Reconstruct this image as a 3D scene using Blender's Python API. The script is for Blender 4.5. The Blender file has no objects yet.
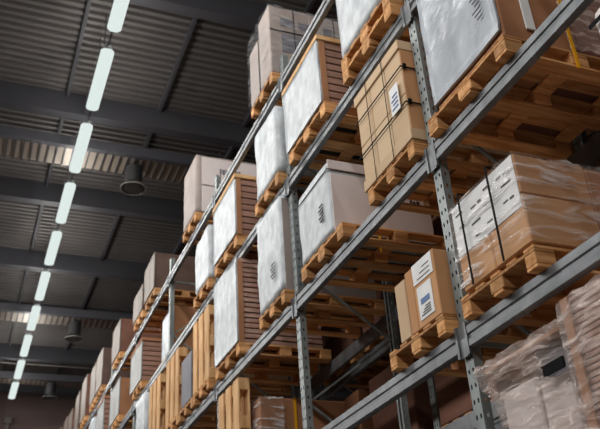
import bpy, bmesh, math, random
from mathutils import Vector, Matrix
random.seed(7)
S = bpy.context.scene
C = S.collection

# ---------------------------------------------------------------- camera
FPX, W, H = 816.38, 600, 429
R = ((0.92877519, 0.13275138, 0.3460545), (-0.36550619, 0.48295551, 0.79571301), (-0.06149693, -0.86552357, 0.49707855))
cd = bpy.data.cameras.new('camera'); cam = bpy.data.objects.new('camera', cd); C.objects.link(cam)
cam.matrix_world = Matrix(((R[0][0], -R[0][1], -R[0][2], 0), (R[1][0], -R[1][1], -R[1][2], 0),
                           (R[2][0], -R[2][1], -R[2][2], 1.6), (0, 0, 0, 1)))
cd.sensor_width = 36; cd.lens = FPX / W * 36
cd.clip_start = 0.05; cd.clip_end = 200
cd.dof.use_dof = True; cd.dof.focus_distance = 6.2; cd.dof.aperture_fstop = 2.8
S.camera = cam

# ---------------------------------------------------------------- world, exposure
wd = bpy.data.worlds.new('world'); S.world = wd; wd.use_nodes = True
wd.node_tree.nodes['Background'].inputs[0].default_value = (1.0, 0.86, 0.80, 1)
wd.node_tree.nodes['Background'].inputs[1].default_value = 0.03
S.view_settings.view_transform = 'Standard'; S.view_settings.look = 'None'
S.view_settings.gamma = 1; S.view_settings.use_curve_mapping = False
S.view_settings.exposure = 0.0
LAMP = 1.0
def side_fill(name, x, z, tilt, power):
    # long unseen area light, added for the rack fronts in place of neighbouring strip rows
    l = bpy.data.lights.new(name, 'AREA'); l.shape = 'RECTANGLE'; l.size = 0.3; l.size_y = 37; l.energy = power; l.color = (1.0, 0.985, 0.96)
    o = bpy.data.objects.new(name, l); C.objects.link(o); o.location = (x, 10.5, z); o.rotation_euler = (0, math.radians(tilt), 0)
side_fill('added_side_light', -4.0, 9.9, -37, 1800)

# ---------------------------------------------------------------- materials
def nd(nt, t, **kw):
    n = nt.nodes.new(t)
    for k, v in kw.items():
        if hasattr(n, k): setattr(n, k, v)
        else: n.inputs[k].default_value = v
    return n

def lin(c):
    return tuple(((v / 255) / 12.92 if v / 255 <= 0.04045 else ((v / 255 + 0.055) / 1.055) ** 2.4) for v in c) + (1,)

def mat(name, col, col2=None, rough=0.6, metal=0.0, scale=(4, 4, 4), bump=0.0, bscale=20, detail=4, vary=0.0, spec=0.4, contrast=(0.35, 0.65)):
    m = bpy.data.materials.new(name); m.use_nodes = True; nt = m.node_tree
    b = nt.nodes['Principled BSDF']; b.inputs['Roughness'].default_value = rough; b.inputs['Metallic'].default_value = metal
    b.inputs['Specular IOR Level'].default_value = spec
    tc = nd(nt, 'ShaderNodeTexCoord'); mp = nd(nt, 'ShaderNodeMapping'); mp.inputs['Scale'].default_value = scale
    oi = nd(nt, 'ShaderNodeObjectInfo')
    ad = nd(nt, 'ShaderNodeVectorMath', operation='MULTIPLY_ADD')
    cb = nd(nt, 'ShaderNodeCombineXYZ')
    for i in range(3): nt.links.new(oi.outputs['Random'], cb.inputs[i])
    nt.links.new(cb.outputs[0], ad.inputs[0]); ad.inputs[1].default_value = (37, 53, 71)
    nt.links.new(tc.outputs['Object'], mp.inputs['Vector']); nt.links.new(mp.outputs[0], ad.inputs[2])
    no = nd(nt, 'ShaderNodeTexNoise'); no.inputs['Scale'].default_value = 1; no.inputs['Detail'].default_value = detail
    nt.links.new(ad.outputs[0], no.inputs['Vector'])
    rp = nd(nt, 'ShaderNodeValToRGB')
    rp.color_ramp.elements[0].position = contrast[0]; rp.color_ramp.elements[1].position = contrast[1]
    rp.color_ramp.elements[0].color = lin(col); rp.color_ramp.elements[1].color = lin(col2 or col)
    nt.links.new(no.outputs['Fac'], rp.inputs['Fac'])
    out = rp.outputs['Color']
    if vary:
        hs = nd(nt, 'ShaderNodeHueSaturation')
        mr = nd(nt, 'ShaderNodeMapRange'); mr.inputs['To Min'].default_value = 1 - vary; mr.inputs['To Max'].default_value = 1 + vary
        nt.links.new(oi.outputs['Random'], mr.inputs['Value']); nt.links.new(mr.outputs[0], hs.inputs['Value'])
        nt.links.new(out, hs.inputs['Color']); out = hs.outputs[0]
    nt.links.new(out, b.inputs['Base Color'])
    if bump:
        n2 = nd(nt, 'ShaderNodeTexNoise'); n2.inputs['Scale'].default_value = bscale; n2.inputs['Detail'].default_value = 3
        nt.links.new(ad.outputs[0] if False else tc.outputs['Object'], n2.inputs['Vector'])
        bp = nd(nt, 'ShaderNodeBump'); bp.inputs['Strength'].default_value = bump; bp.inputs['Distance'].default_value = 0.02
        nt.links.new(n2.outputs['Fac'], bp.inputs['Height']); nt.links.new(bp.outputs[0], b.inputs['Normal'])
    return m

def film(name, alpha_lo, alpha_hi, col=(225, 225, 228), rough=0.18, scale=(2.0, 2.0, 9), bump=0.8, lo=.42, hi=.72):
    """clear stretch film: mostly see-through with milky folds and glossy creases; pale streaks paint in highlights"""
    m = mat(name, col, col, rough=rough, scale=scale, bump=0)
    nt = m.node_tree; b = nt.nodes['Principled BSDF']; b.inputs['Specular IOR Level'].default_value = 0.8
    tc = nd(nt, 'ShaderNodeTexCoord'); mp = nd(nt, 'ShaderNodeMapping'); mp.inputs['Scale'].default_value = scale
    mp.inputs['Rotation'].default_value = (0.25, 0.2, 0)
    nt.links.new(tc.outputs['Object'], mp.inputs[0])
    no = nd(nt, 'ShaderNodeTexNoise'); no.inputs['Scale'].default_value = 1.6; no.inputs['Detail'].default_value = 6; no.inputs['Distortion'].default_value = 1.2
    nt.links.new(mp.outputs[0], no.inputs['Vector'])
    mr = nd(nt, 'ShaderNodeMapRange'); mr.inputs['From Min'].default_value = lo; mr.inputs['From Max'].default_value = hi
    mr.inputs['To Min'].default_value = alpha_lo; mr.inputs['To Max'].default_value = alpha_hi
    nt.links.new(no.outputs['Fac'], mr.inputs['Value']); nt.links.new(mr.outputs[0], b.inputs['Alpha'])
    bp = nd(nt, 'ShaderNodeBump'); bp.inputs['Strength'].default_value = bump; bp.inputs['Distance'].default_value = 0.03
    nt.links.new(no.outputs['Fac'], bp.inputs['Height']); nt.links.new(bp.outputs[0], b.inputs['Normal'])
    return m

def emit(name, col, s):
    m = bpy.data.materials.new(name); m.use_nodes = True; nt = m.node_tree; nt.nodes.clear()
    e = nd(nt, 'ShaderNodeEmission'); e.inputs[0].default_value = col; e.inputs[1].default_value = s
    o = nd(nt, 'ShaderNodeOutputMaterial'); nt.links.new(e.outputs[0], o.inputs[0]); return m

M = dict(
    wood=mat('pallet_wood', (172, 118, 70), (214, 164, 112), rough=0.75, scale=(3, 22, 22), vary=0.3, spec=0.2),
    wood_front=mat('board_wood', (196, 148, 98), (224, 184, 136), rough=0.75, scale=(3, 14, 14), vary=0.12, spec=0.2),
    steel=mat('galvanised_steel', (96, 99, 102), (124, 127, 130), rough=0.42, metal=0.4, scale=(6, 6, 6), vary=0.04),
    post=mat('post_steel', (112, 119, 119), (142, 149, 148), rough=0.45, metal=0.25, scale=(9, 9, 3)),
    tan=mat('carton_tan', (196, 168, 136), (208, 182, 150), rough=0.8, scale=(1, 1, 1), spec=0.15),
    tan2=mat('carton_orange', (186, 138, 98), (200, 154, 112), rough=0.8, scale=(1, 1, 1), spec=0.15),
    brown=mat('carton_brown', (150, 106, 76), (170, 122, 90), rough=0.8, scale=(2, 2, 2), spec=0.15),
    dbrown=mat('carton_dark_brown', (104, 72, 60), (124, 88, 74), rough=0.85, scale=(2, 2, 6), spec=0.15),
    rbrown=mat('slat_red_brown', (136, 102, 88), (162, 126, 110), rough=0.8, scale=(2, 2, 14), spec=0.15),
    white=mat('white_shroud', (158, 163, 168), (190, 196, 200), rough=0.42, scale=(6, 9, 5), bump=0.9, bscale=7, detail=7, spec=0.5),
    offwhite=mat('white_carton', (202, 190, 188), (214, 203, 201), rough=0.6, scale=(1.5, 1.5, 1.5), bump=0.15, bscale=5, spec=0.3),
    grey=mat('grey_shroud', (152, 158, 166), (180, 186, 194), rough=0.3, scale=(3, 4, 3), bump=0.8, bscale=6, spec=0.6),
    layer=mat('pale_brown_layers', (150, 110, 94), (196, 160, 144), rough=0.6, scale=(6, 6, 20), vary=.15),
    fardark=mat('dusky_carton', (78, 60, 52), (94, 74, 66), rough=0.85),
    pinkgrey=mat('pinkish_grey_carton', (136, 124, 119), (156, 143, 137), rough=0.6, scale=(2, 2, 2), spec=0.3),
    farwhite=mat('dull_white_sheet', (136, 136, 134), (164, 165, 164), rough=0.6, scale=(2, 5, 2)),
    fargrey=mat('grey_brown_wrap', (84, 72, 64), (122, 108, 98), rough=0.6, scale=(1, 4, 1)),  # darker grey-brown wrap for the distant top-level loads
    dgrey=mat('dark_grey_box', (92, 90, 98), (108, 106, 114), rough=0.6),
    dark=mat('dark_gap', (30, 26, 25), rough=0.9),
    ink=mat('black_ink', (40, 36, 38), rough=0.7),
    strap=mat('black_strap', (16, 16, 18), rough=0.8, spec=0.1),
    yellow=mat('yellow_strap', (224, 160, 24), rough=0.4),
    paper=mat('paper_label', (214, 214, 214), (230, 230, 230), rough=0.6),
    blue=mat('blue_print', (84, 112, 160), rough=0.6),
    red=mat('red_orange', (206, 92, 62), rough=0.6),
    orange=mat('orange_strap', (216, 140, 60), rough=0.5),
    film=film('clear_stretch_film', 0.04, 0.75, col=(238, 236, 236), lo=.50, hi=.70, scale=(1.3, 1.3, 8)),  # bright opaque streaks put the wrap's glossy highlights into its colour
    film3=film('thin_stretch_film', 0.03, 0.35, lo=.5, hi=.75),
    film2=film('milky_stretch_film', 0.18, 0.85, col=(216, 196, 186), lo=.46, hi=.74),
    deck=mat('roof_deck', (88, 83, 81), (98, 93, 91), rough=0.55, metal=0.2, scale=(.6, .6, .6)),
    girder=mat('girder_paint', (52, 51, 56), (60, 59, 63), rough=0.6, scale=(1, 1, 1)),
    duct=mat('duct_sheet', (128, 116, 106), (146, 134, 122), rough=0.5, metal=0.3, scale=(1, 1, 1)),
    vent=mat('vent_dark', (34, 34, 36), (44, 43, 43), rough=0.5),
    ring=mat('vent_ring', (92, 88, 84), (108, 104, 98), rough=0.5),
    wall=mat('wall_panel', (92, 76, 72), (102, 84, 80), rough=0.8, scale=(.4, .4, .4)),
    floor=mat('floor_concrete', (108, 101, 94), (128, 119, 112), rough=0.5, scale=(.6, .6, .6)),
    housing=mat('lamp_housing', (120, 124, 124), rough=0.5),
    lamp=emit('lamp_tube_glow', (0.74, 0.83, 0.80, 1), LAMP),
)

ORD = ['zeroth', 'first', 'second', 'third', 'fourth', 'fifth', 'sixth', 'seventh', 'eighth', 'ninth', 'tenth', 'eleventh']
# ---------------------------------------------------------------- mesh helpers
def add_box(bm, x0, y0, z0, x1, y1, z1):
    v = [bm.verts.new(p) for p in ((x0, y0, z0), (x1, y0, z0), (x1, y1, z0), (x0, y1, z0), (x0, y0, z1), (x1, y0, z1), (x1, y1, z1), (x0, y1, z1))]
    for f in ((3, 2, 1, 0), (4, 5, 6, 7), (0, 1, 5, 4), (1, 2, 6, 5), (2, 3, 7, 6), (3, 0, 4, 7)):
        bm.faces.new([v[i] for i in f])

def extrude_profile(bm, pts, p0, p1, ax='y'):
    """closed profile (a, z) pairs pulled along y (a = x) or along x (a = y)"""
    def mk(a, z, t): return (a, t, z) if ax == 'y' else (t, a, z)
    A = [bm.verts.new(mk(a, z, p0)) for a, z in pts]; B = [bm.verts.new(mk(a, z, p1)) for a, z in pts]
    n = len(pts)
    for i in range(n): bm.faces.new((A[i], A[(i + 1) % n], B[(i + 1) % n], B[i]))
    bm.faces.new(A[::-1]); bm.faces.new(B)
    bmesh.ops.recalc_face_normals(bm, faces=bm.faces)

def tube(bm, p0, p1, r, n=8, r2=None):
    p0 = Vector(p0); p1 = Vector(p1); d = p1 - p0
    mt = Matrix.Translation((p0 + p1) / 2) @ d.to_track_quat('Z', 'Y').to_matrix().to_4x4()
    bmesh.ops.create_cone(bm, cap_ends=True, segments=n, radius1=r, radius2=r if r2 is None else r2, depth=d.length, matrix=mt)

def bar(bm, p0, p1, w, h):
    p0 = Vector(p0); p1 = Vector(p1); d = p1 - p0
    mt = Matrix.Translation((p0 + p1) / 2) @ d.to_track_quat('Z', 'Y').to_matrix().to_4x4() @ Matrix.Diagonal((w, h, d.length, 1))
    bmesh.ops.create_cube(bm, size=1, matrix=mt)

def mesh_of(name, bm, m, smooth=False, bev=0):
    if bev: bmesh.ops.bevel(bm, geom=bm.edges[:], offset=bev, segments=1, affect='EDGES', clamp_overlap=True)
    me = bpy.data.meshes.new(name); bm.to_mesh(me); bm.free(); me.materials.append(m)
    if smooth:
        for p in me.polygons: p.use_smooth = True
    return me

def obj(name, me, parent=None, loc=None):
    o = bpy.data.objects.new(name, me); C.objects.link(o)
    if parent: o.parent = parent
    if loc: o.location = loc
    return o

def part(name, bm, m, parent, smooth=False, bev=0): return obj(name, mesh_of(name, bm, m, smooth, bev), parent)

def boxpart(name, b, m, parent, bev=0.0):
    bm = bmesh.new(); add_box(bm, *b); return part(name, bm, m, parent, bev=bev)

def struct(name, bm, m, smooth=False):
    o = obj(name, mesh_of(name, bm, m, smooth)); o['kind'] = 'structure'; return o

def thing(name, label, cat, loc=(0, 0, 0), group=None, rot=(0, 0, 0)):
    o = bpy.data.objects.new(name, None); C.objects.link(o); o.location = loc; o.rotation_euler = rot
    o.empty_display_size = 0.1
    o['label'] = label; o['category'] = cat
    if group: o['group'] = group
    return o

def crinkled(x0, y0, z0, x1, y1, z1, amp=0.012, n=12, seed=0, taper=0.0, round_=0.03):
    """a box with softened edges and shallow irregular folds, like shrouded goods"""
    from mathutils import noise
    bm = bmesh.new(); bmesh.ops.create_cube(bm, size=2)
    bmesh.ops.subdivide_edges(bm, edges=bm.edges[:], cuts=n, use_grid_fill=True)
    c = Vector(((x0 + x1) / 2, (y0 + y1) / 2, (z0 + z1) / 2)); h = Vector(((x1 - x0) / 2, (y1 - y0) / 2, (z1 - z0) / 2))
    for v in bm.verts:
        d = Vector(v.co)
        p = Vector((d.x * h.x, d.y * h.y, d.z * h.z))
        q = Vector([max(-h[i] + round_, min(h[i] - round_, p[i])) for i in range(3)])
        e = p - q
        if e.length > 1e-6: p = q + e.normalized() * round_
        s = Vector((p.x * 2.2 + seed, p.y * 2.2 - p.z * 1.2, p.z * 4.5 + seed * 1.7))
        k = noise.fractal(s, 1.0, 2.0, 3)
        nrm = Vector([1 * (abs(d[i]) > 0.999) * (1 if d[i] > 0 else -1) for i in range(3)])
        p += nrm * (k * amp - amp * 0.6)
        t = 1 - taper * (0.5 - d.z / 2)
        v.co = c + Vector((p.x * t, p.y * t, p.z))
    return bm

# ---------------------------------------------------------------- building
DECKZ = 11.52
bm = bmesh.new(); add_box(bm, -12, -8, -0.2, 16, 31, 0); struct('floor', bm, M['floor'])
bm = bmesh.new(); add_box(bm, -12, 31, 0, 16, 31.2, DECKZ + .3); struct('wall_far', bm, M['wall'])
bm = bmesh.new(); add_box(bm, -12.2, -8, 0, -12, 31.2, DECKZ + .3); struct('wall_left', bm, M['wall'])
bm = bmesh.new(); add_box(bm, 16, -8, 0, 16.2, 31.2, DECKZ + .3); struct('wall_right', bm, M['wall'])
bm = bmesh.new(); add_box(bm, -12.2, -8.2, 0, 16.2, -8, DECKZ + .3); struct('wall_back', bm, M['wall'])
# trapezoidal steel roof deck, ribs run across the aisle
bm = bmesh.new(); pts = []; y = -8.0; P = 0.17
while y < 31:
    pts += [(y, DECKZ), (y + P * .42, DECKZ), (y + P * .55, DECKZ + .06), (y + P * .87, DECKZ + .06)]; y += P
pts += [(31, DECKZ), (31, DECKZ + .12), (-8, DECKZ + .12)]
extrude_profile(bm, pts, -12, 16, 'x'); struct('ceiling', bm, M['deck'])
# girders across the hall
GB = 11.05; n = 1
for i in range(-5, 6):
    gy = 12.73 + 3.32 * i
    if gy > 30.5: continue
    bm = bmesh.new(); add_box(bm, -12, gy, GB + .02, 16, gy + .2, DECKZ - .001); add_box(bm, -12, gy - .0, GB, 16, gy + .2, GB + .02)
    struct('trim_%d' % n, bm, M['girder']); n += 1
# secondary beams along the hall, between the girders
for i in range(-5, 5):
    gy = 12.73 + 3.32 * i
    for k in range(-4, 6):
        x = 0.96 + 1.74 * k
        bm = bmesh.new(); add_box(bm, x - .03, gy + .2, DECKZ - .10, x + .03, gy + 3.32, DECKZ - .001)
        struct('trim_%d' % n, bm, M['girder']); n += 1
# small clips where pipes hang under the deck
bm = bmesh.new(); tube(bm, (-12, 26.9, 11.2), (16, 26.9, 11.2), 0.03, 8); struct('trim_%d' % n, bm, M['ring']); n += 1

def duct(y0, y1, z0, z1, where):
    t = thing('air_duct', 'long ribbed rectangular sheet metal duct under the roof, %s' % where, 'duct', (0, y0, z0), 'ribbed ceiling ducts')
    w, h = y1 - y0, z1 - z0
    bm = bmesh.new(); add_box(bm, -12, 0, 0.02, 16, w, h); part('duct_body', bm, M['duct'], t)
    bm = bmesh.new(); x = -12.0
    while x < 16:
        add_box(bm, x, -.02, 0, x + .03, w + .02, h + .02); x += .15
    part('rib', bm, M['vent'], t)
    bm = bmesh.new(); add_box(bm, -12, -.14, -.01, 16, -.025, .2); part('support_channel', bm, M['girder'], t)
    bm = bmesh.new(); tube(bm, (0, -.08, .2), (0, -.08, DECKZ - z0), .012, 6); me = mesh_of('hanger_rod', bm, M['girder'])
    for q in range(11): obj('hanger_rod', me, t, (-11.5 + 2.6 * q, 0, 0))
    return t
duct(13.40, 14.02, 10.70, 10.9, 'nearest the camera')
duct(21.55, 22.2, 10.70, 10.9, 'second from the camera')
duct(27.15, 27.7, 10.75, 10.95, 'farthest, near the end wall')

def vent(x, y, ztop, where):
    t = thing('air_diffuser', 'dark cylindrical air diffuser with pale rim hanging below the %s' % where, 'air vent', (x, y, ztop - .012), 'duct outlets')
    bm = bmesh.new(); tube(bm, (0, 0, -.48), (0, 0, 0), .17, 24); part('diffuser_body', bm, M['vent'], t, smooth=False)
    bm = bmesh.new(); tube(bm, (0, 0, -.47), (0, 0, -.36), .25, 28, r2=.18); part('flared_skirt', bm, M['vent'], t)
    bm = bmesh.new()
    for k in range(28):
        a, b = k * math.tau / 28, (k + 1) * math.tau / 28
        q = []
        for ang in (a, b):
            for rr, zz in ((.23, -.48), (.26, -.48), (.26, -.462), (.23, -.462)):
                q.append(bm.verts.new((rr * math.cos(ang), rr * math.sin(ang), zz)))
        for j in range(4): bm.faces.new((q[j], q[(j + 1) % 4], q[4 + (j + 1) % 4], q[4 + j]))
    bmesh.ops.remove_doubles(bm, verts=bm.verts, dist=1e-5); bmesh.ops.recalc_face_normals(bm, faces=bm.faces)
    part('rim', bm, M['ring'], t)
vent(2.44, 13.72, 10.70, 'nearest ceiling duct')
vent(2.46, 21.9, 10.70, 'middle ceiling duct')
vent(2.46, 27.42, 10.75, 'farthest ceiling duct')

# ---------------------------------------------------------------- strip lights
def capsule(w, l, z0, z1, ch):
    bm = bmesh.new()
    pts = [(-w / 2 + ch, 0), (w / 2 - ch, 0), (w / 2, ch), (w / 2, l - ch), (w / 2 - ch, l), (-w / 2 + ch, l), (-w / 2, l - ch), (-w / 2, ch)]
    A = [bm.verts.new((a, b, z0)) for a, b in pts]; B = [bm.verts.new((a, b, z1)) for a, b in pts]
    for i in range(8): bm.faces.new((A[i], A[(i + 1) % 8], B[(i + 1) % 8], B[i]))
    bm.faces.new(A[::-1]); bm.faces.new(B); bmesh.ops.recalc_face_normals(bm, faces=bm.faces); return bm
me_d = mesh_of('diffuser', capsule(.20, 1.53, 0, .06, .05), M['lamp'])
me_h = mesh_of('housing', capsule(.14, 1.45, .062, .12, .02), M['housing'])
bm = bmesh.new(); tube(bm, (.025, .7, .12), (.025, .7, 1.4), .008, 6); me_w = mesh_of('suspension_wire', bm, M['girder'])
L_tube = bpy.data.lights.new('tube_and_fill_light', 'POINT'); L_tube.energy = 21; L_tube.shadow_soft_size = 0; L_tube.color = (1, .99, .95)
L_up_fill = L_tube.copy(); L_up_fill.energy = 15  # unseen points added above the housings to brighten the roof deck
order = ['tenth', 'ninth', 'eighth', 'seventh', 'sixth', 'fifth', 'fourth', 'third', 'second', 'first']
nms = {-1: 'cut off by the top of the photo, nearest the camera', 0: 'second from the top of the photo, biggest whole one', 1: 'third from the top, just in front of the nearest duct',
       2: 'fourth from the top, just past the nearest duct', 3: 'fifth from the top, between two roof girders', 4: 'sixth from the top of the row', 5: 'fifth from the far end of the row',
       6: 'fourth from the far end, just past the second duct', 7: 'third from the far end of the row', 8: 'second from the far end of the row', 9: 'last and smallest at the far end of the row'}
# row counted from the top of the photo: the last one ends it
for k in range(-6, 9):
    kk = k if k < 8 else 9
    lab = 'glowing white strip light, ' + (nms[kk] if kk in nms else '%s beyond the top edge of the photo' % ORD[max(1, -k - 1)])
    if k == 5: lab = 'glowing white strip light, fourth from the far end, before the second duct'
    if k == 6: lab = 'glowing white strip light, third from the far end, beside the middle air diffuser'
    if k == 7: lab = 'glowing white strip light, second from the far end of the row'
    t = thing('strip_light', lab, 'ceiling light', (1.25, 9.71 + 1.98 * k, 10.06), 'strip lights over the aisle')
    obj('diffuser', me_d, t); obj('housing', me_h, t); obj('suspension_wire', me_w, t); obj('suspension_wire', me_w, t, (0, .6, 0))
    for q in range(3): obj('tube_and_fill_light', L_tube, t, (0, .25 + .51 * q, -.02))
    for q in range(3): obj('tube_and_fill_light', L_up_fill, t, (.05, .25 + .51 * q, .2))
bm = bmesh.new(); add_box(bm, 1.235, -2.3, 10.185, 1.265, 27.2, 10.22)
o = obj('light_track', mesh_of('light_track', bm, M['girder'])); o['label'] = 'thin dark rail linking the row of strip lights'; o['category'] = 'rail'

# ---------------------------------------------------------------- racking
XF, XB = 3.0, 4.05
UY = [1.46 + 2.84 * i for i in range(11)]
BT = {'E': 2.12, 'D': 3.57, 'C': 5.03, 'B': 6.49, 'A': 7.95}
LV = {'E': 'lowest beam level', 'D': 'second-lowest beam level', 'C': 'middle beam level', 'B': 'second-highest beam level', 'A': 'top beam level'}
PW, PD, PH = .10, .07, 8.3
def post_mesh():
    bm = bmesh.new(); z = 0.0; t = .004; pitch = .10; hs = .03
    # front plate (faces the aisle, -x) and both side plates, all punched with slots
    cols = [(-PW / 2, -.033), (-.015, .015), (.033, PW / 2)]
    for a, b in cols: add_box(bm, 0, a, 0, t, b, PH)
    gaps = [(-.033, -.015), (.015, .033)]
    while z < PH:
        for a, b in gaps: add_box(bm, 0, a, z, t, b, min(PH, z + pitch - hs))
        z += pitch
    for s in (-1, 1):
        y0, y1 = (s * PW / 2, s * (PW / 2 - t)) if s < 0 else (PW / 2 - t, PW / 2)
        for a, b in ((t, .028), (.046, PD)): add_box(bm, a, min(y0, y1), 0, b, max(y0, y1), PH)
        z = 0.0
        while z < PH:
            add_box(bm, .028, min(y0, y1), z, .046, max(y0, y1), min(PH, z + pitch - hs)); z += pitch
    add_box(bm, PD - t, -PW / 2 + t, 0, PD, -.02, PH); add_box(bm, PD - t, .02, 0, PD, PW / 2 - t, PH)
    return mesh_of('post', bm, M['post'])
me_post = post_mesh()
me_solid = None
bm = bmesh.new(); add_box(bm, -.04, -.08, 0, .11, .08, .008); me_foot = mesh_of('foot_plate', bm, M['post'])
bm = bmesh.new(); bar(bm, (.05, 0, 0), (XB - XF + .02, 0, 0), .03, .03); me_h1 = mesh_of('horizontal_brace', bm, M['post'])
me_d1 = []
for a, b in ((.06, XB - XF + .01), (XB - XF + .01, .06)):
    bm = bmesh.new(); bar(bm, (b, .02, 0), (a, .02, .73), .03, .02); me_d1.append(mesh_of('diagonal_brace', bm, M['post']))
def frame(i, y, x0, row):
    where = {0: 'just outside the right edge', 1: 'the nearest in view', 2: 'second from the camera, mid photo',
             3: 'third from the camera'}.get(i, '%s from the camera' % ORD[i])
    t = thing('rack_upright_frame', 'perforated steel upright frame of the %s rack, %s' % (row, where), 'rack frame', (x0, y, 0), '%s rack upright frames' % row)
    obj('post', me_post, t)
    p = obj('post', me_post, t, (XB - XF + PD - .0, 0, 0)); p.rotation_euler = (0, 0, math.pi)
    obj('foot_plate', me_foot, t); obj('foot_plate', me_foot, t, (XB - XF, 0, 0))
    for q in (.3, 2.03, 3.48, 6.4, 7.85): obj('horizontal_brace', me_h1, t, (0, 0, q))
    for q in range(10): obj('diagonal_brace', me_d1[q % 2], t, (0, 0, .3 + .73 * q))
# beams: stepped box section, connector plates at both ends
def beam_meshes(L):
    bm = bmesh.new()
    extrude_profile(bm, [(-.02, -.055), (-.02, -.005), (-.012, 0), (.03, 0), (.03, -.15), (-.008, -.15), (-.02, -.142), (-.02, -.10), (-.009, -.092), (-.009, -.063)], .055, L - .055, 'y')
    a = mesh_of('beam_profile', bm, M['steel'])
    bm = bmesh.new(); add_box(bm, -.024, .045, -.19, -.008, .07, .03); add_box(bm, -.012, -.0, -.19, -.004, .07, .03)
    b = mesh_of('end_connector', bm, M['steel'])
    return a, b
me_beam, me_conn = beam_meshes(2.84)
bayname = ['outside the right edge', 'right of the nearest upright', 'between the nearest and second uprights', 'between the second and third uprights', 'between the third and fourth uprights']
def beam(i, lv, x, side, flip, row):
    bay = 'right of the nearest upright' if i == 0 else 'left of the %s upright' % ORD[i]
    t = thing('rack_beam', '%s beam, %s rack, %s, %s' % (side, row, LV[lv].replace(' beam', ''), bay), 'rack beam', (x, UY[i], BT[lv]), '%s beams, %s rack' % (LV[lv].replace(' beam level', ' level'), row))
    bo = obj('beam_profile', me_beam, t); 
    c1 = obj('end_connector', me_conn, t); c2 = obj('end_connector', me_conn, t, (0, 2.84, 0)); c2.scale = (1, -1, 1)
    if flip: t.rotation_euler = (0, 0, math.pi); t.location.y += 2.84
for i, y in enumerate(UY):
    frame(i, y, XF, 'front')
for i in range(10):
    for lv in 'EDCBA':
        if lv == 'E' and i > 1: continue
        if lv == 'D' and i > 3: continue
        if lv == 'C' and i > 5: continue
        beam(i, lv, XF - .012, 'front', False, 'front')
        if i < 5: beam(i, lv, XB + PD + .012, 'back', True, 'front')
X2 = 4.45
for i in range(5):
    frame(i, UY[i], X2, 'rear')
for i in range(4):
    for lv in 'DCBA': beam(i, lv, X2 - .012, 'front', False, 'rear')

# ---------------------------------------------------------------- pallets
def pallet_meshes(w, l=1.2, bf=.125, m='wood'):
    out = []
    bwid = w * bf
    ys = [0, (w - bwid) / 2, w - bwid]; xs = [0, (l - .145) / 2, l - .145]
    for i, y in enumerate(ys):
        bm = bmesh.new(); add_box(bm, 0, y, 0, l, y + bwid, .022); out.append(('bottom_board', mesh_of('bottom_board', bm, M[m], bev=.003)))
        for x in xs:
            bm = bmesh.new(); add_box(bm, x, y - (0 if i != 1 else .02), .022, x + .145, y + bwid + (0 if i != 1 else .02), .1); out.append(('block', mesh_of('block', bm, M[m], bev=.004)))
    for x in xs:
        bm = bmesh.new(); add_box(bm, x, 0, .1, x + .145, w, .122); out.append(('cross_board', mesh_of('cross_board', bm, M[m], bev=.003)))
    n = 5; bw = w * min(bf, .17); gap = (w - n * bw) / (n - 1)
    for k in range(n):
        bm = bmesh.new(); add_box(bm, 0, k * (bw + gap), .122, l, k * (bw + gap) + bw, .144); out.append(('deck_board', mesh_of('deck_board', bm, M[m], bev=.003)))
    return out
def joined_pallet(w, l=1.2):
    bm = bmesh.new(); bwid = w * .125
    ys = [0, (w - bwid) / 2, w - bwid]; xs = [0, (l - .145) / 2, l - .145]
    for y in ys:
        add_box(bm, 0, y, 0, l, y + bwid, .022)
        for x in xs: add_box(bm, x, y, .022, x + .145, y + bwid, .1)
    for x in xs: add_box(bm, x, 0, .1, x + .145, w, .122)
    for k in range(5): add_box(bm, 0, k * w * .2, .122, l, k * w * .2 + w * .13, .144)
    return mesh_of('wooden_pallet', bm, M['wood'])
PM = {'up': pallet_meshes(.8, 1.05, .25, 'wood_front'), .8: pallet_meshes(.8), 1.0: pallet_meshes(1.0), 1.1: pallet_meshes(1.1)}
PJ = {.8: joined_pallet(.8), 1.0: joined_pallet(1.0), 1.1: joined_pallet(1.1)}
def pallet(x, y, z, w, label, full=True, group='wooden pallets on the rack', rot=(0, 0, 0)):
    if full:
        t = thing('wooden_pallet', label, 'pallet', (x, y, z), group, rot)
        for nm, me in PM[w]: obj(nm, me, t)
        return t
    o = obj('wooden_pallet', PJ[w]); o.location = (x, y, z); o.rotation_euler = rot
    o['label'] = label; o['category'] = 'pallet'; o['group'] = group
    return o
PZ = .145

# ---------------------------------------------------------------- loads (local frame: x away from the aisle, y along the rack, z up)
def vstrap(t, dx, dz, y, m='strap', w=.016, x0=-.006, name='strap', depth=1.12):
    bm = bmesh.new(); add_box(bm, x0 - .004, y, -.02, x0, y + w, dz + .004); add_box(bm, x0, y, dz + .001, depth, y + w, dz + .005)
    return part(name, bm, M[m], t)
def hstrap(t, dx, dy, z, m='strap', w=.016, off=.006):
    bm = bmesh.new(); add_box(bm, -off, -off, z, -off + .004, dy + off, z + w); add_box(bm, -off, -off, z, dx, -off + .004, z + w)
    return part('strap', bm, M[m], t)

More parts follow.
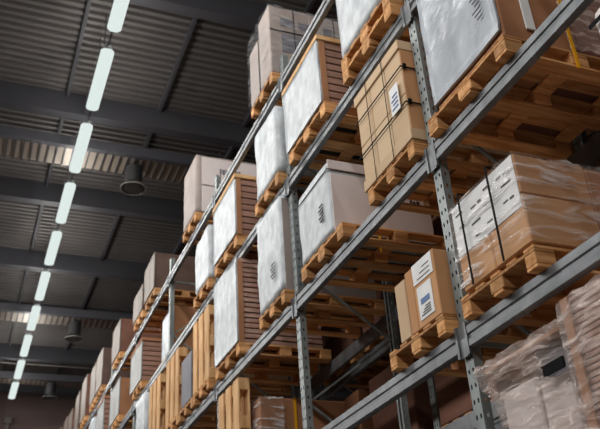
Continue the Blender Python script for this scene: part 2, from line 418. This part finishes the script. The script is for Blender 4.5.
def shrouded(loc, dy, dz, label, m='white', dx=1.1, name='shrouded_load', group=None, lid=0, strap=(), seed=None, end=None, print_=None, taper=0.0, amp=.014):
    """goods under a plastic shroud, crinkled"""
    t = thing(name, label, 'wrapped goods', loc, group)
    sd = random.random() * 50 if seed is None else seed
    part('shroud', crinkled(0, 0, .012, dx, dy, dz, amp=amp, seed=sd, taper=taper), M[m], t, smooth=True)
    if end: # goods seen through the bare near end
        boxpart('end_panel', (.03, -.012, .03, dx - .02, -.001, dz - .03), M[end], t, bev=.003)
    if lid: hstrap(t, dx, dy, dz - lid, 'ink', .012, .008)
    for s in strap: vstrap(t, dx, dz, s, depth=dx - .05)
    if print_:
        for (y0, z0, y1, z1) in print_:
            boxpart('printed_mark', (-.012, y0, z0, -.007, y1, z1), M['ink'], t)
    return t

def endmarks(t, marks, m='ink', y=-.014):
    """dark print on the end face: (x0, z0, x1, z1)"""
    for x0, z0, x1, z1 in marks:
        bm = bmesh.new(); k = 0; x = x0
        while x < x1 - .01:
            w = random.uniform(.02, .05); add_box(bm, x, y - .003, z0, min(x1, x + w), y, z1 - random.uniform(0, .3) * (z1 - z0)); x += w + .012
        part('printed_mark', bm, M[m], t)

def layered(loc, dy, dz, label, n=9, dx=1.1, front='white', mend='rbrown', top=True, group=None, name='layered_load', post=True, gap=.012):
    """goods in flat layers: white sheet on the aisle side, layer edges on the near end, board on top"""
    t = thing(name, label, 'stacked goods', loc, group)
    core = boxpart('core', (.03, .02, 0, dx - .01, dy - .01, dz - .03), M['dark'], t)
    h = (dz - (.06 if top else 0)) / n
    for k in range(n):
        bm = bmesh.new(); j = random.uniform(-.004, .004)
        add_box(bm, .012, .0 + j, k * h + .004, dx, dy, (k + 1) * h - gap); part('layer', bm, M[mend], t, bev=.003)
    if post:
        boxpart('corner_board', (.008, -.015, 0, .075, -.002, dz - .06), M['brown'], t, bev=.002)
    if top: boxpart('top_board', (-.02, -.03, dz - .06, dx + .02, dy + .02, dz), M['wood_front'] if top == 1 else M['brown'], t, bev=.004)
    if front:
        part('cover_sheet', crinkled(-.02, -.01, .01, .012, dy + .01, dz - (.062 if top else 0), amp=.008, n=10, seed=random.random() * 40, round_=.008), M[front], t, smooth=True)
    return t

def plain(loc, dy, dz, label, m='brown', dx=1.1, group=None, name='cardboard_load', cat='boxes', bev=.012):
    t = thing(name, label, cat, loc, group)
    boxpart('carton', (0, 0, 0, dx, dy, dz), M[m], t, bev=bev)
    return t

def upright_pallet(x, y, z, label):
    # stands on its short edge, bottom boards towards the aisle
    return pallet(x, y, z + 1.05, 'up', label, True, 'pallets standing on edge', (0, math.pi / 2, 0))

XL = 2.9
def on(lv, y, w, label, full=True, n=1, x=XL):
    z = BT[lv]
    for k in range(n):
        pallet(x, y, z + k * PZ, w, label if n == 1 else label + (', lower of two' if k == 0 else ', upper of two'), full)
    return z + n * PZ

# ===== level E (bottom right corner)
z = on('E', 3.28, .8, 'pallet under the hazy film-wrapped boxes, bottom right', True)
t = thing('film_wrapped_boxes', 'pale boxes under a loose hazy film, bottom right corner, beside nearest upright', 'wrapped boxes', (XL, 3.3, z))
zt = 3.22 - z
boxpart('carton', (.05, .03, 0, .52, .30, zt - .26), M['offwhite'], t, bev=.01)
boxpart('carton', (.05, .33, 0, .52, .66, zt - .20), M['offwhite'], t, bev=.01)
boxpart('carton', (.56, .05, 0, 1.08, .66, zt - .22), M['pinkgrey'], t, bev=.01)
boxpart('carton', (.08, .04, zt - .255, .52, .32, zt - .05), M['dgrey'], t, bev=.01)
boxpart('carton', (.02, .02, zt - .05, 1.08, .76, zt - .02), M['brown'], t, bev=.004)
# draped top film: a flared hood over the board, gathered in at its foot
from mathutils import noise
def hood(rings, nseg=56, seed=3.0, amp=.02):
    """rings: (z, x0, y0, x1, y1) rectangles joined by folded film"""
    bm = bmesh.new(); R_ = []
    for j, (zz, x0, y0, x1, y1) in enumerate(rings):
        row = []
        for k in range(nseg):
            u = k / nseg * 4; s = int(u); f = u - s
            cx = [(x0 + (x1 - x0) * f, y0), (x1, y0 + (y1 - y0) * f), (x1 - (x1 - x0) * f, y1), (x0, y1 - (y1 - y0) * f)][s]
            w = noise.noise(Vector((k * .9, seed, j * .55))) * amp
            nx, ny = [(0, -1), (1, 0), (0, 1), (-1, 0)][s]
            row.append(bm.verts.new((cx[0] + nx * w, cx[1] + ny * w, zz + noise.noise(Vector((k * .5, j, seed))) * amp * .6)))
        R_.append(row)
    for a, b in zip(R_, R_[1:]):
        for k in range(nseg): bm.faces.new((a[k], a[(k + 1) % nseg], b[(k + 1) % nseg], b[k]))
    bm.faces.new(R_[0]); bmesh.ops.triangulate(bm, faces=[f for f in bm.faces if len(f.verts) > 4])
    bmesh.ops.recalc_face_normals(bm, faces=bm.faces)
    return bm
bm = hood([(zt + .01, .0, .0, 1.1, .78), (zt - .02, -.02, -.01, 1.11, .80), (zt - .08, -.02, -.01, 1.11, .80), (zt - .15, -.01, .0, 1.1, .76), (zt - .22, 0, .01, 1.09, .69), (zt - .4, .01, .01, 1.09, .67), (.05, .01, .01, 1.09, .67)], amp=.035)
part('stretch_film', bm, M['film2'], t, smooth=True)
boxpart('strap', (-.012, .0, zt - .26, .0, .22, zt - .2), M['strap'], t)

z = on('E', 2.42, .8, 'pallet under the reddish layered stack, bottom right corner', True)
t = layered((XL, 2.42, z), .8, 3.3 - z, 'film-wrapped stack of thin reddish brown layers, in the bottom right corner', n=32, front=None, mend='layer', top=False, name='wrapped_layer_stack', gap=.004, post=False)
part('stretch_film', hood([(3.3 - z + .01, 0, -.02, 1.1, .80), (3.3 - z - .01, -.03, -.03, 1.12, .83), (.9, -.03, -.03, 1.12, .83), (.5, -.025, -.03, 1.12, .82), (.02, -.02, -.03, 1.12, .82)], seed=9, amp=.03), M['film2'], t, smooth=True)
boxpart('edge_cover', (-.015, .3, .0, -.002, .36, 3.3 - z), M['dbrown'], t)
boxpart('edge_cover', (-.016, .74, .0, -.002, .80, 3.3 - z), M['brown'], t)

# ===== level D
z = on('D', 3.34, .8, 'pallet under the film-wrapped cardboard load, at the right edge, in front of the nearest upright')
t = thing('wrapped_cardboard_load', 'cardboard boxes in glossy clear film with two black straps, right of nearest upright', 'wrapped boxes', (XL, 3.34, z + .015))
hz = 4.33 - z
for k in range(2):
    boxpart('carton', (0, .0 + .37 * k, 0, .54, .365 + .37 * k, hz * .54), M['tan2'], t, bev=.008)
    boxpart('carton', (0, .0 + .37 * k, hz * .545, .54, .365 + .37 * k, hz), M['tan2'], t, bev=.008)
    boxpart('carton', (.545, .0 + .37 * k, 0, 1.1, .365 + .37 * k, hz * .98), M['brown'], t, bev=.008)
bm = bmesh.new(); add_box(bm, -.006, .01, hz * .40, -.001, .72, hz * .99); part('paper_sheet', bm, M['paper'], t)
for (a, b, c, d) in ((.06, .85, .12, .875), (.14, .86, .19, .88), (.06, .74, .16, .755), (.27, .88, .34, .90), (.38, .8, .42, .83), (.44, .8, .5, .82), (.27, .7, .36, .715), (.42, .62, .52, .64), (.06, .55, .1, .57), (.12, .56, .17, .575), (.3, .5, .36, .52), (.6, .86, .68, .875), (.6, .7, .66, .72), (.44, .47, .5, .485)):
    boxpart('printed_mark', (-.009, a, hz * b, -.006, c, hz * d), M['ink'], t)
part('stretch_film', hood([(hz + .012, .0, .0, 1.1, .73), (hz - .0, -.02, -.02, 1.12, .75), (hz * .75, -.022, -.02, 1.12, .75), (hz * .5, -.022, -.02, 1.12, .75), (hz * .25, -.02, -.018, 1.12, .75), (.03, -.018, -.015, 1.12, .75)], seed=5, amp=.025), M['film'], t, smooth=True)
vstrap(t, 1.1, hz + .03, .22, w=.018, x0=-.042); vstrap(t, 1.1, hz + .03, .56, w=.018, x0=-.042)

z = on('D', 1.66, .8, 'pallet at the right edge of the photo under the tall pale load')
t = shrouded((XL, 1.66, z), .82, 4.72 - z, 'tall pale load with a dark band near its top, cut off by right edge', m='offwhite', name='pale_tall_load')
hstrap(t, 1.05, .82, 4.6 - z, w=.03, off=.012)

z = on('D', 4.37, .8, 'pallet under the small pair of upright tan cartons, left of the nearest upright')
t = thing('tan_cartons', 'tall tan cartons with white shipping labels on a short pallet, left of nearest upright', 'boxes', (XL, 4.38, z))
hb = .50
boxpart('carton', (0, 0, 0, .62, .31, hb), M['tan2'], t, bev=.006)
boxpart('carton', (0, .314, 0, .62, .42, hb - .01), M['tan2'], t, bev=.006)
boxpart('carton', (0, .434, 0, .62, .59, hb - .04), M['tan'], t, bev=.006)
c = boxpart('shipping_label', (-.005, .02, hb * .66, -.001, .30, hb * .98), M['paper'], t)
c = boxpart('shipping_label', (-.005, .07, hb * .1, -.001, .27, hb * .6), M['paper'], t)
boxpart('printed_mark', (-.008, .11, hb * .32, -.005, .23, hb * .40), M['blue'], t)
for q in range(4): boxpart('printed_mark', (-.008, .11, hb * (.15 + .035 * q), -.005, .24 - .02 * q, hb * (.162 + .035 * q)), M['ink'], t)
for q in range(3): boxpart('printed_mark', (-.008, .06, hb * (.72 + .07 * q), -.005, .24 - .04 * q, hb * (.712 + .07 * q)), M['ink'], t)

z = on('D', 8.72, 1.0, 'pallet at the bottom of the photo under the wide brown load with a yellow strap')
t = plain((XL + .21, 8.70, z), 1.05, 4.50 - z, 'wide brown film-wrapped load with yellow strap at the bottom, left of second upright', m='brown', name='brown_wide_load', cat='wrapped goods')
part('stretch_film', hood([(4.5 - z + .01, 0, 0, .3, 1.1), (4.5 - z, -.02, -.02, .3, 1.12), (.4, -.02, -.02, .3, 1.12), (.03, -.02, -.02, .3, 1.12)], seed=4), M['film'], t, smooth=True)
bm = bmesh.new(); add_box(bm, .42, -.012, 0, .45, -.004, 4.51 - z); part('strap', bm, M['yellow'], t)
upright_pallet(XL, 8.84, z + .0, 'pallet standing on edge against the brown load at the bottom of the photo')

# ===== level C
z = on('C', 3.17, 1.0, 'pallet under the large grey-wrapped carton, upper right')
t = thing('grey_wrapped_load', 'large carton wrapped in glossy grey film with brown end, top right, on the middle level', 'wrapped boxes', (XL + .03, 3.2, z))
hz = 1.15
boxpart('carton', (.012, 0, 0, .60, .86, hz), M['brown'], t, bev=.01)
boxpart('carton', (.605, 0, 0, 1.1, .86, hz - .02), M['dbrown'], t, bev=.01)
part('shroud', crinkled(-.02, .0, .06, .01, .87, hz, amp=.012, seed=8, round_=.01), M['grey'], t, smooth=True)
part('stretch_film', hood([(hz + .01, .55, -.01, 1.1, .86), (hz, .55, -.03, 1.12, .89), (.6, .55, -.03, 1.12, .89), (.03, .55, -.025, 1.12, .89)], seed=6, amp=.03), M['film2'], t, smooth=True)
boxpart('edge_guard', (.20, -.02, .12, .27, -.006, hz), M['paper'], t)
bm = bmesh.new(); add_box(bm, .52, -.045, -.16, .545, -.036, hz); part('strap', bm, M['yellow'], t)
for q in range(6): boxpart('printed_mark', (-.032, .12, .30 + .04 * q, -.026, .18 + .02 * (q % 3), .308 + .04 * q), M['dgrey'], t)

z = on('C', 4.40, .8, 'pallet under the strapped tan cartons, right of centre')
t = thing('strapped_tan_cartons', 'stack of tan cartons with board lid and black straps, upper centre, left of nearest upright', 'boxes', (XL, 4.40, z))
hz = 6.17 - z; wy = .82
cols = 3
for r in range(2):
    for k in range(cols):
        a = wy * k / cols
        boxpart('carton', (0, a + .004, (hz - .1) * r / 2 + .003, .54, a + wy / cols - .004, (hz - .1) * (r + 1) / 2 - .003), M['tan'], t, bev=.005)
boxpart('carton', (.55, .0, .003, 1.09, wy, hz - .1), M['tan2'], t, bev=.006)
boxpart('end_panel', (.004, -.008, .1, .55, .0, hz - .1), M['tan2'], t)
for q in (.34, .7): boxpart('strap_buckle', (.0, -.034, hz * q - .015, .03, -.02, hz * q + .03), M['strap'], t)
boxpart('lid', (-.014, -.014, hz - .098, 1.1, wy + .014, hz), M['tan'], t, bev=.004)
boxpart('base_tray', (-.012, -.012, .0, 1.1, wy + .012, .1), M['tan'], t, bev=.004)
hstrap(t, 1.1, wy, hz * .34, w=.014, off=.02); hstrap(t, 1.1, wy, hz * .7, w=.014, off=.02)
vstrap(t, 1.1, hz, .27, w=.006, x0=-.02); vstrap(t, 1.1, hz, .58, w=.006, x0=-.02)
boxpart('shipping_label', (-.026, .06, .34, -.021, .20, .60), M['paper'], t)
for q in range(4): boxpart('printed_mark', (-.029, .08, .38 + .04 * q, -.026, .18 - .02 * (q % 2), .395 + .04 * q), M['blue'], t)

z = on('C', 5.74, 1.0, 'pallet under the big white shrouded box in the middle of the photo')
t = shrouded((XL, 5.94, z), .80, 5.98 - z, 'big white shrouded box with dark seam below its top, centre of photo', m='white', lid=.12, name='white_shrouded_box', seed=2, amp=.008)
boxpart('end_panel', (.02, -.014, .01, 1.08, -.003, hz - .14 if False else 5.98 - z - .16), M['offwhite'], t, bev=.003)
boxpart('lid_panel', (.0, -.018, 5.98 - z - .115, 1.09, -.004, 5.98 - z - .01), M['offwhite'], t, bev=.004)
boxpart('strap', (.46, -.03, -.16, .475, -.02, .14), M['yellow'], t)
endmarks(t, [(.86, .43, .98, .47), (.88, .36, .97, .41)], y=-.014)
for q in range(5): boxpart('printed_mark', (-.012, .16, .22 + .04 * q, -.006, .24 + .02 * (q % 2), .235 + .04 * q), M['ink'], t)

z = on('C', 7.22, .8, 'pallet under the tall white load just left of the second upright')
t = shrouded((XL, 7.24, z), .82, 6.36 - z, 'tall white shrouded load just left of second upright, middle level', name='white_tall_load', seed=11)
boxpart('end_panel', (.03, -.014, .0, 1.08, -.004, 6.3 - z), M['pinkgrey'], t, bev=.003)
for q in range(5): boxpart('printed_mark', (-.013, .2, .25 + .04 * q, -.006, .3 + .03 * (q % 2), .265 + .04 * q), M['ink'], t)
z = on('C', 8.76, 1.0, 'pallet under the white-fronted stack of grey-brown layers, lower left of centre')
layered((XL, 8.78, z), .95, 6.33 - z, 'white-fronted stack of many thin reddish layers, left of second upright', n=17, top=False, mend='layer', name='thin_layer_stack')

z = on('C', 10.08, .8, 'pallet under the upright pallet and load left of the third upright')
upright_pallet(XL, 10.07, z, 'pallet standing on edge, tallest of three, left of third upright')
plain((XL + .18, 10.05, z), .8, .9, 'tan carton load behind the tallest standing pallet', m='tan', dx=.95)
z = on('C', 10.90, .8, 'pallet under the narrow dark grey box, lower left', False)
t = plain((XL + .0, 10.98, z), .55, 5.9 - z, 'narrow dark grey box between two standing pallets, lower left', m='dgrey', name='grey_box', cat='box')
z = on('C', 11.73, .8, 'pallet under the middle standing pallet, lower left', False)
upright_pallet(XL, 11.73, z, 'pallet standing on edge, middle one of three, beside the dark grey box')
plain((XL + .18, 11.75, z), .7, 1.0, 'brown carton load behind the middle standing pallet', m='brown', dx=.9)
z = on('C', 13.1, .8, 'pallet under the leftmost standing pallet', False)
upright_pallet(XL, 12.98, z, 'pallet standing on edge, leftmost of three, at the bottom left')
plain((XL + .18, 13.0, z), .75, 1.05, 'tan carton load behind the leftmost standing pallet', m='tan', dx=.9)
z = on('C', 14.2, .8, 'pallet under the small white load at the bottom left', False)
shrouded((XL, 14.2, z), .8, 1.15, 'small white shrouded load at the bottom left, middle level, left of standing pallets', name='white_small_load')

# ===== level B
z = on('B', 4.42, 1.0, 'pallet under the white load at the top edge, centre', True, n=2)
shrouded((XL, 4.42, z), 1.0, 1.15, 'smooth white shrouded load on two stacked pallets, at the top edge right of centre', name='white_top_load', seed=17, amp=.006)
z = on('B', 5.86, 1.0, 'pallet under the white-fronted slatted crate, top centre')
t = layered((XL, 5.9, z), .98, 7.52 - z, 'white-fronted brown slatted crate with wooden lid, top centre of photo', n=9, name='slatted_crate', top=1)
for q in (.55, .78): boxpart('corner_board', (q, -.02, 0, q + .03, -.005, .82), M['pinkgrey'], t)
z = on('B', 7.22, .8, 'pallet under the tall white load touching the second upright, upper level')
shrouded((XL, 7.21, z), .76, 7.62 - z, 'tall white shrouded load on the second-highest level, left of second upright', name='white_tall_load', seed=23)
z = on('B', 8.75, 1.0, 'pallet under the second slatted crate with wooden lid, left of centre')
layered((XL, 8.75, z), .98, 7.55 - z, 'white-fronted slatted crate with wooden lid, beside third upright, left of centre', n=9, name='slatted_crate', top=1)
z = on('B', 10.06, .8, 'pallet under the white load left of the third upright, upper level')
shrouded((XL, 10.06, z), .74, 7.52 - z, 'white shrouded load left of third upright on the second-highest level', name='white_tall_load', seed=31)
z = on('B', 13.0, .8, 'pallet under the white-fronted brown carton with orange strap', False, x=XL + .15)
t = layered((XL + .22, 13.0, z), .8, 7.5 - z, 'white-fronted brown carton with orange strap, at the fourth upright', n=1, mend='brown', top=False, name='strapped_brown_carton', post=False)
boxpart('strap', (.75, -.012, 0, .79, -.002, .7), M['orange'], t)
far = [(14.55, .83, 'rbrown', 'layer'), (16.75, .8, 'brown', 'plain'), (18.7, 1.0, 'rbrown', 'layer'), (20.3, 1.0, 'offwhite', 'sh'), (21.9, 1.1, 'brown', 'plain')]
nm = ['nearer', 'second', 'third', 'fourth', 'farthest']
for q, (y, h, mm, kind) in enumerate(far):
    w = {14.55: 'just left of the small brown carton'}.get(y, '%s of the far ones' % nm[q])
    z = on('B', y, .8, 'small distant pallet on the second-highest level, %s' % w, False)
    if kind == 'sh': shrouded((XL, y, z), .85, h, 'distant white load on the second-highest level, %s' % w)
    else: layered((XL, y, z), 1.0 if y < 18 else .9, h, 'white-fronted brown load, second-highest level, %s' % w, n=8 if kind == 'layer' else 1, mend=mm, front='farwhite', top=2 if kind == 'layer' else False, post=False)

# ===== level A (top)
z = on('A', 7.22, .8, 'pallet under the big pinkish carton load at the very top, left of centre')
t = thing('pinkish_carton_load', 'tall pinkish grey carton load with dark print and black strap, top level, left of centre', 'boxes', (XL, 7.22, z))
hz = 9.2 - z
boxpart('carton', (0, 0, 0, .55, .40, hz), M['pinkgrey'], t, bev=.01)
boxpart('carton', (.55, 0, 0, 1.1, .40, hz - .01), M['pinkgrey'], t, bev=.01)
boxpart('carton', (.0, .42, 0, 1.1, .78, hz - .22), M['pinkgrey'], t, bev=.01)
bm = bmesh.new(); add_box(bm, .15, -.006, hz - .32, .32, -.002, hz - .18); add_box(bm, .16, -.006, hz - .75, .5, -.002, hz - .45); part('printed_panel', bm, M['dgrey'], t)
bm = bmesh.new(); add_box(bm, .33, -.009, 0, .342, -.004, hz); add_box(bm, .9, -.009, 0, .912, -.004, hz); add_box(bm, .0, -.009, hz - .42, 1.1, -.005, hz - .40); part('strap', bm, M['strap'], t)
bm = bmesh.new(); add_box(bm, .4, -.006, hz - .32, .56, -.002, hz - .2); add_box(bm, .75, -.006, hz - .32, .87, -.002, hz - .2); part('printed_mark', bm, M['dgrey'], t)
boxpart('strap', (-.008, .41, 0, -.003, .425, hz), M['strap'], t)
bm = bmesh.new(); part('stretch_film', hood([(hz + .01, 0, 0, 1.1, .8), (hz, -.02, -.02, 1.12, .82), (.5, -.02, -.02, 1.12, .82), (.04, -.02, -.02, 1.12, .82)], seed=14, amp=.02), M['film3'], t, smooth=True)

z = on('A', 10.75, .8, 'pallet under the pinkish cartons with dark print on the top level')
t = shrouded((XL, 10.75, z), .8, 9.2 - z, 'pinkish grey carton stack with two dark prints, top level, left of third upright', m='pinkgrey', name='printed_carton_stack', amp=.006)
boxpart('end_panel', (.1, -.014, .52, 1.08, -.004, 1.05), M['offwhite'], t, bev=.004); boxpart('end_panel', (.1, -.014, .02, 1.08, -.004, .5), M['offwhite'], t, bev=.004)
endmarks(t, [(.4, .76, .75, .88), (.4, .28, .75, .38)], m='dgrey')
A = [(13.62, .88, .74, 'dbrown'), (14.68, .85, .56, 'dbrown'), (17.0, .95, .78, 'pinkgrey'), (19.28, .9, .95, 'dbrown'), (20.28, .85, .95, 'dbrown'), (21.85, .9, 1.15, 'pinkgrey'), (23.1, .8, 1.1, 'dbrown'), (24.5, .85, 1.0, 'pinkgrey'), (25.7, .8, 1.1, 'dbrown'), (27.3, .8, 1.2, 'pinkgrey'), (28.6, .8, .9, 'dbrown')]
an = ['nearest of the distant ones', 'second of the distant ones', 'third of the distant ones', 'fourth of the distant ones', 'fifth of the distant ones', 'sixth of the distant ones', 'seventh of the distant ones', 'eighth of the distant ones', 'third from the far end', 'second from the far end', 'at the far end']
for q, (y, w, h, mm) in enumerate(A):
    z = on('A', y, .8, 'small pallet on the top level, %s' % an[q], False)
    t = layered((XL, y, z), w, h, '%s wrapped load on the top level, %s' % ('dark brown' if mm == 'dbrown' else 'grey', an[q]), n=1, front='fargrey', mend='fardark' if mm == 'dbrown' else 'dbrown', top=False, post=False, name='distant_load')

# ===== rear rack, seen through the gaps: dark brown load colours paint the interior shade
back = [('C', 1.7, .9), ('C', 3.0, .8), ('C', 4.5, 1.1), ('C', 5.85, .7), ('D', 1.7, 1.0), ('D', 4.6, .8), ('D', 5.95, .6), ('D', 7.4, .95), ('D', 8.7, .95), ('B', 3.0, 1.0), ('B', 4.5, 1.1), ('B', 5.85, .9), ('C', 7.4, 1.1), ('C', 8.7, 1.0), ('B', 7.4, 1.0)]
seen = {}
for lv, y, h in back:
    if y < 1: continue
    k = seen.get(lv, 0); seen[lv] = k + 1
    w = '%s, %s from the right' % (LV[lv].replace(' beam', ''), ORD[k + 1])
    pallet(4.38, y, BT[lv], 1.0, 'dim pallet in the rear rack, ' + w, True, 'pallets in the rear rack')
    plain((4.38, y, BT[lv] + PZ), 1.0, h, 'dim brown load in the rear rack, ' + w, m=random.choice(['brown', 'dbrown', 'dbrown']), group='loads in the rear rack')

# small pale fitting on the far wall
t = thing('wall_fitting', 'small pale box fitting high on the far wall, bottom left corner', 'fitting', (1.4, 30.86, 10.45))
boxpart('fitting_body', (-.12, 0, -.1, .12, .14, .12), M['ring'], t, bev=.01); boxpart('fitting_bracket', (-.03, .02, -.3, .03, .14, -.1), M['ring'], t)

for o in C.objects:
    if 'label' in o and not 4 <= len(o['label'].replace(',', '').split()) <= 16: print('LABEL', len(o['label'].split()), o['label'])
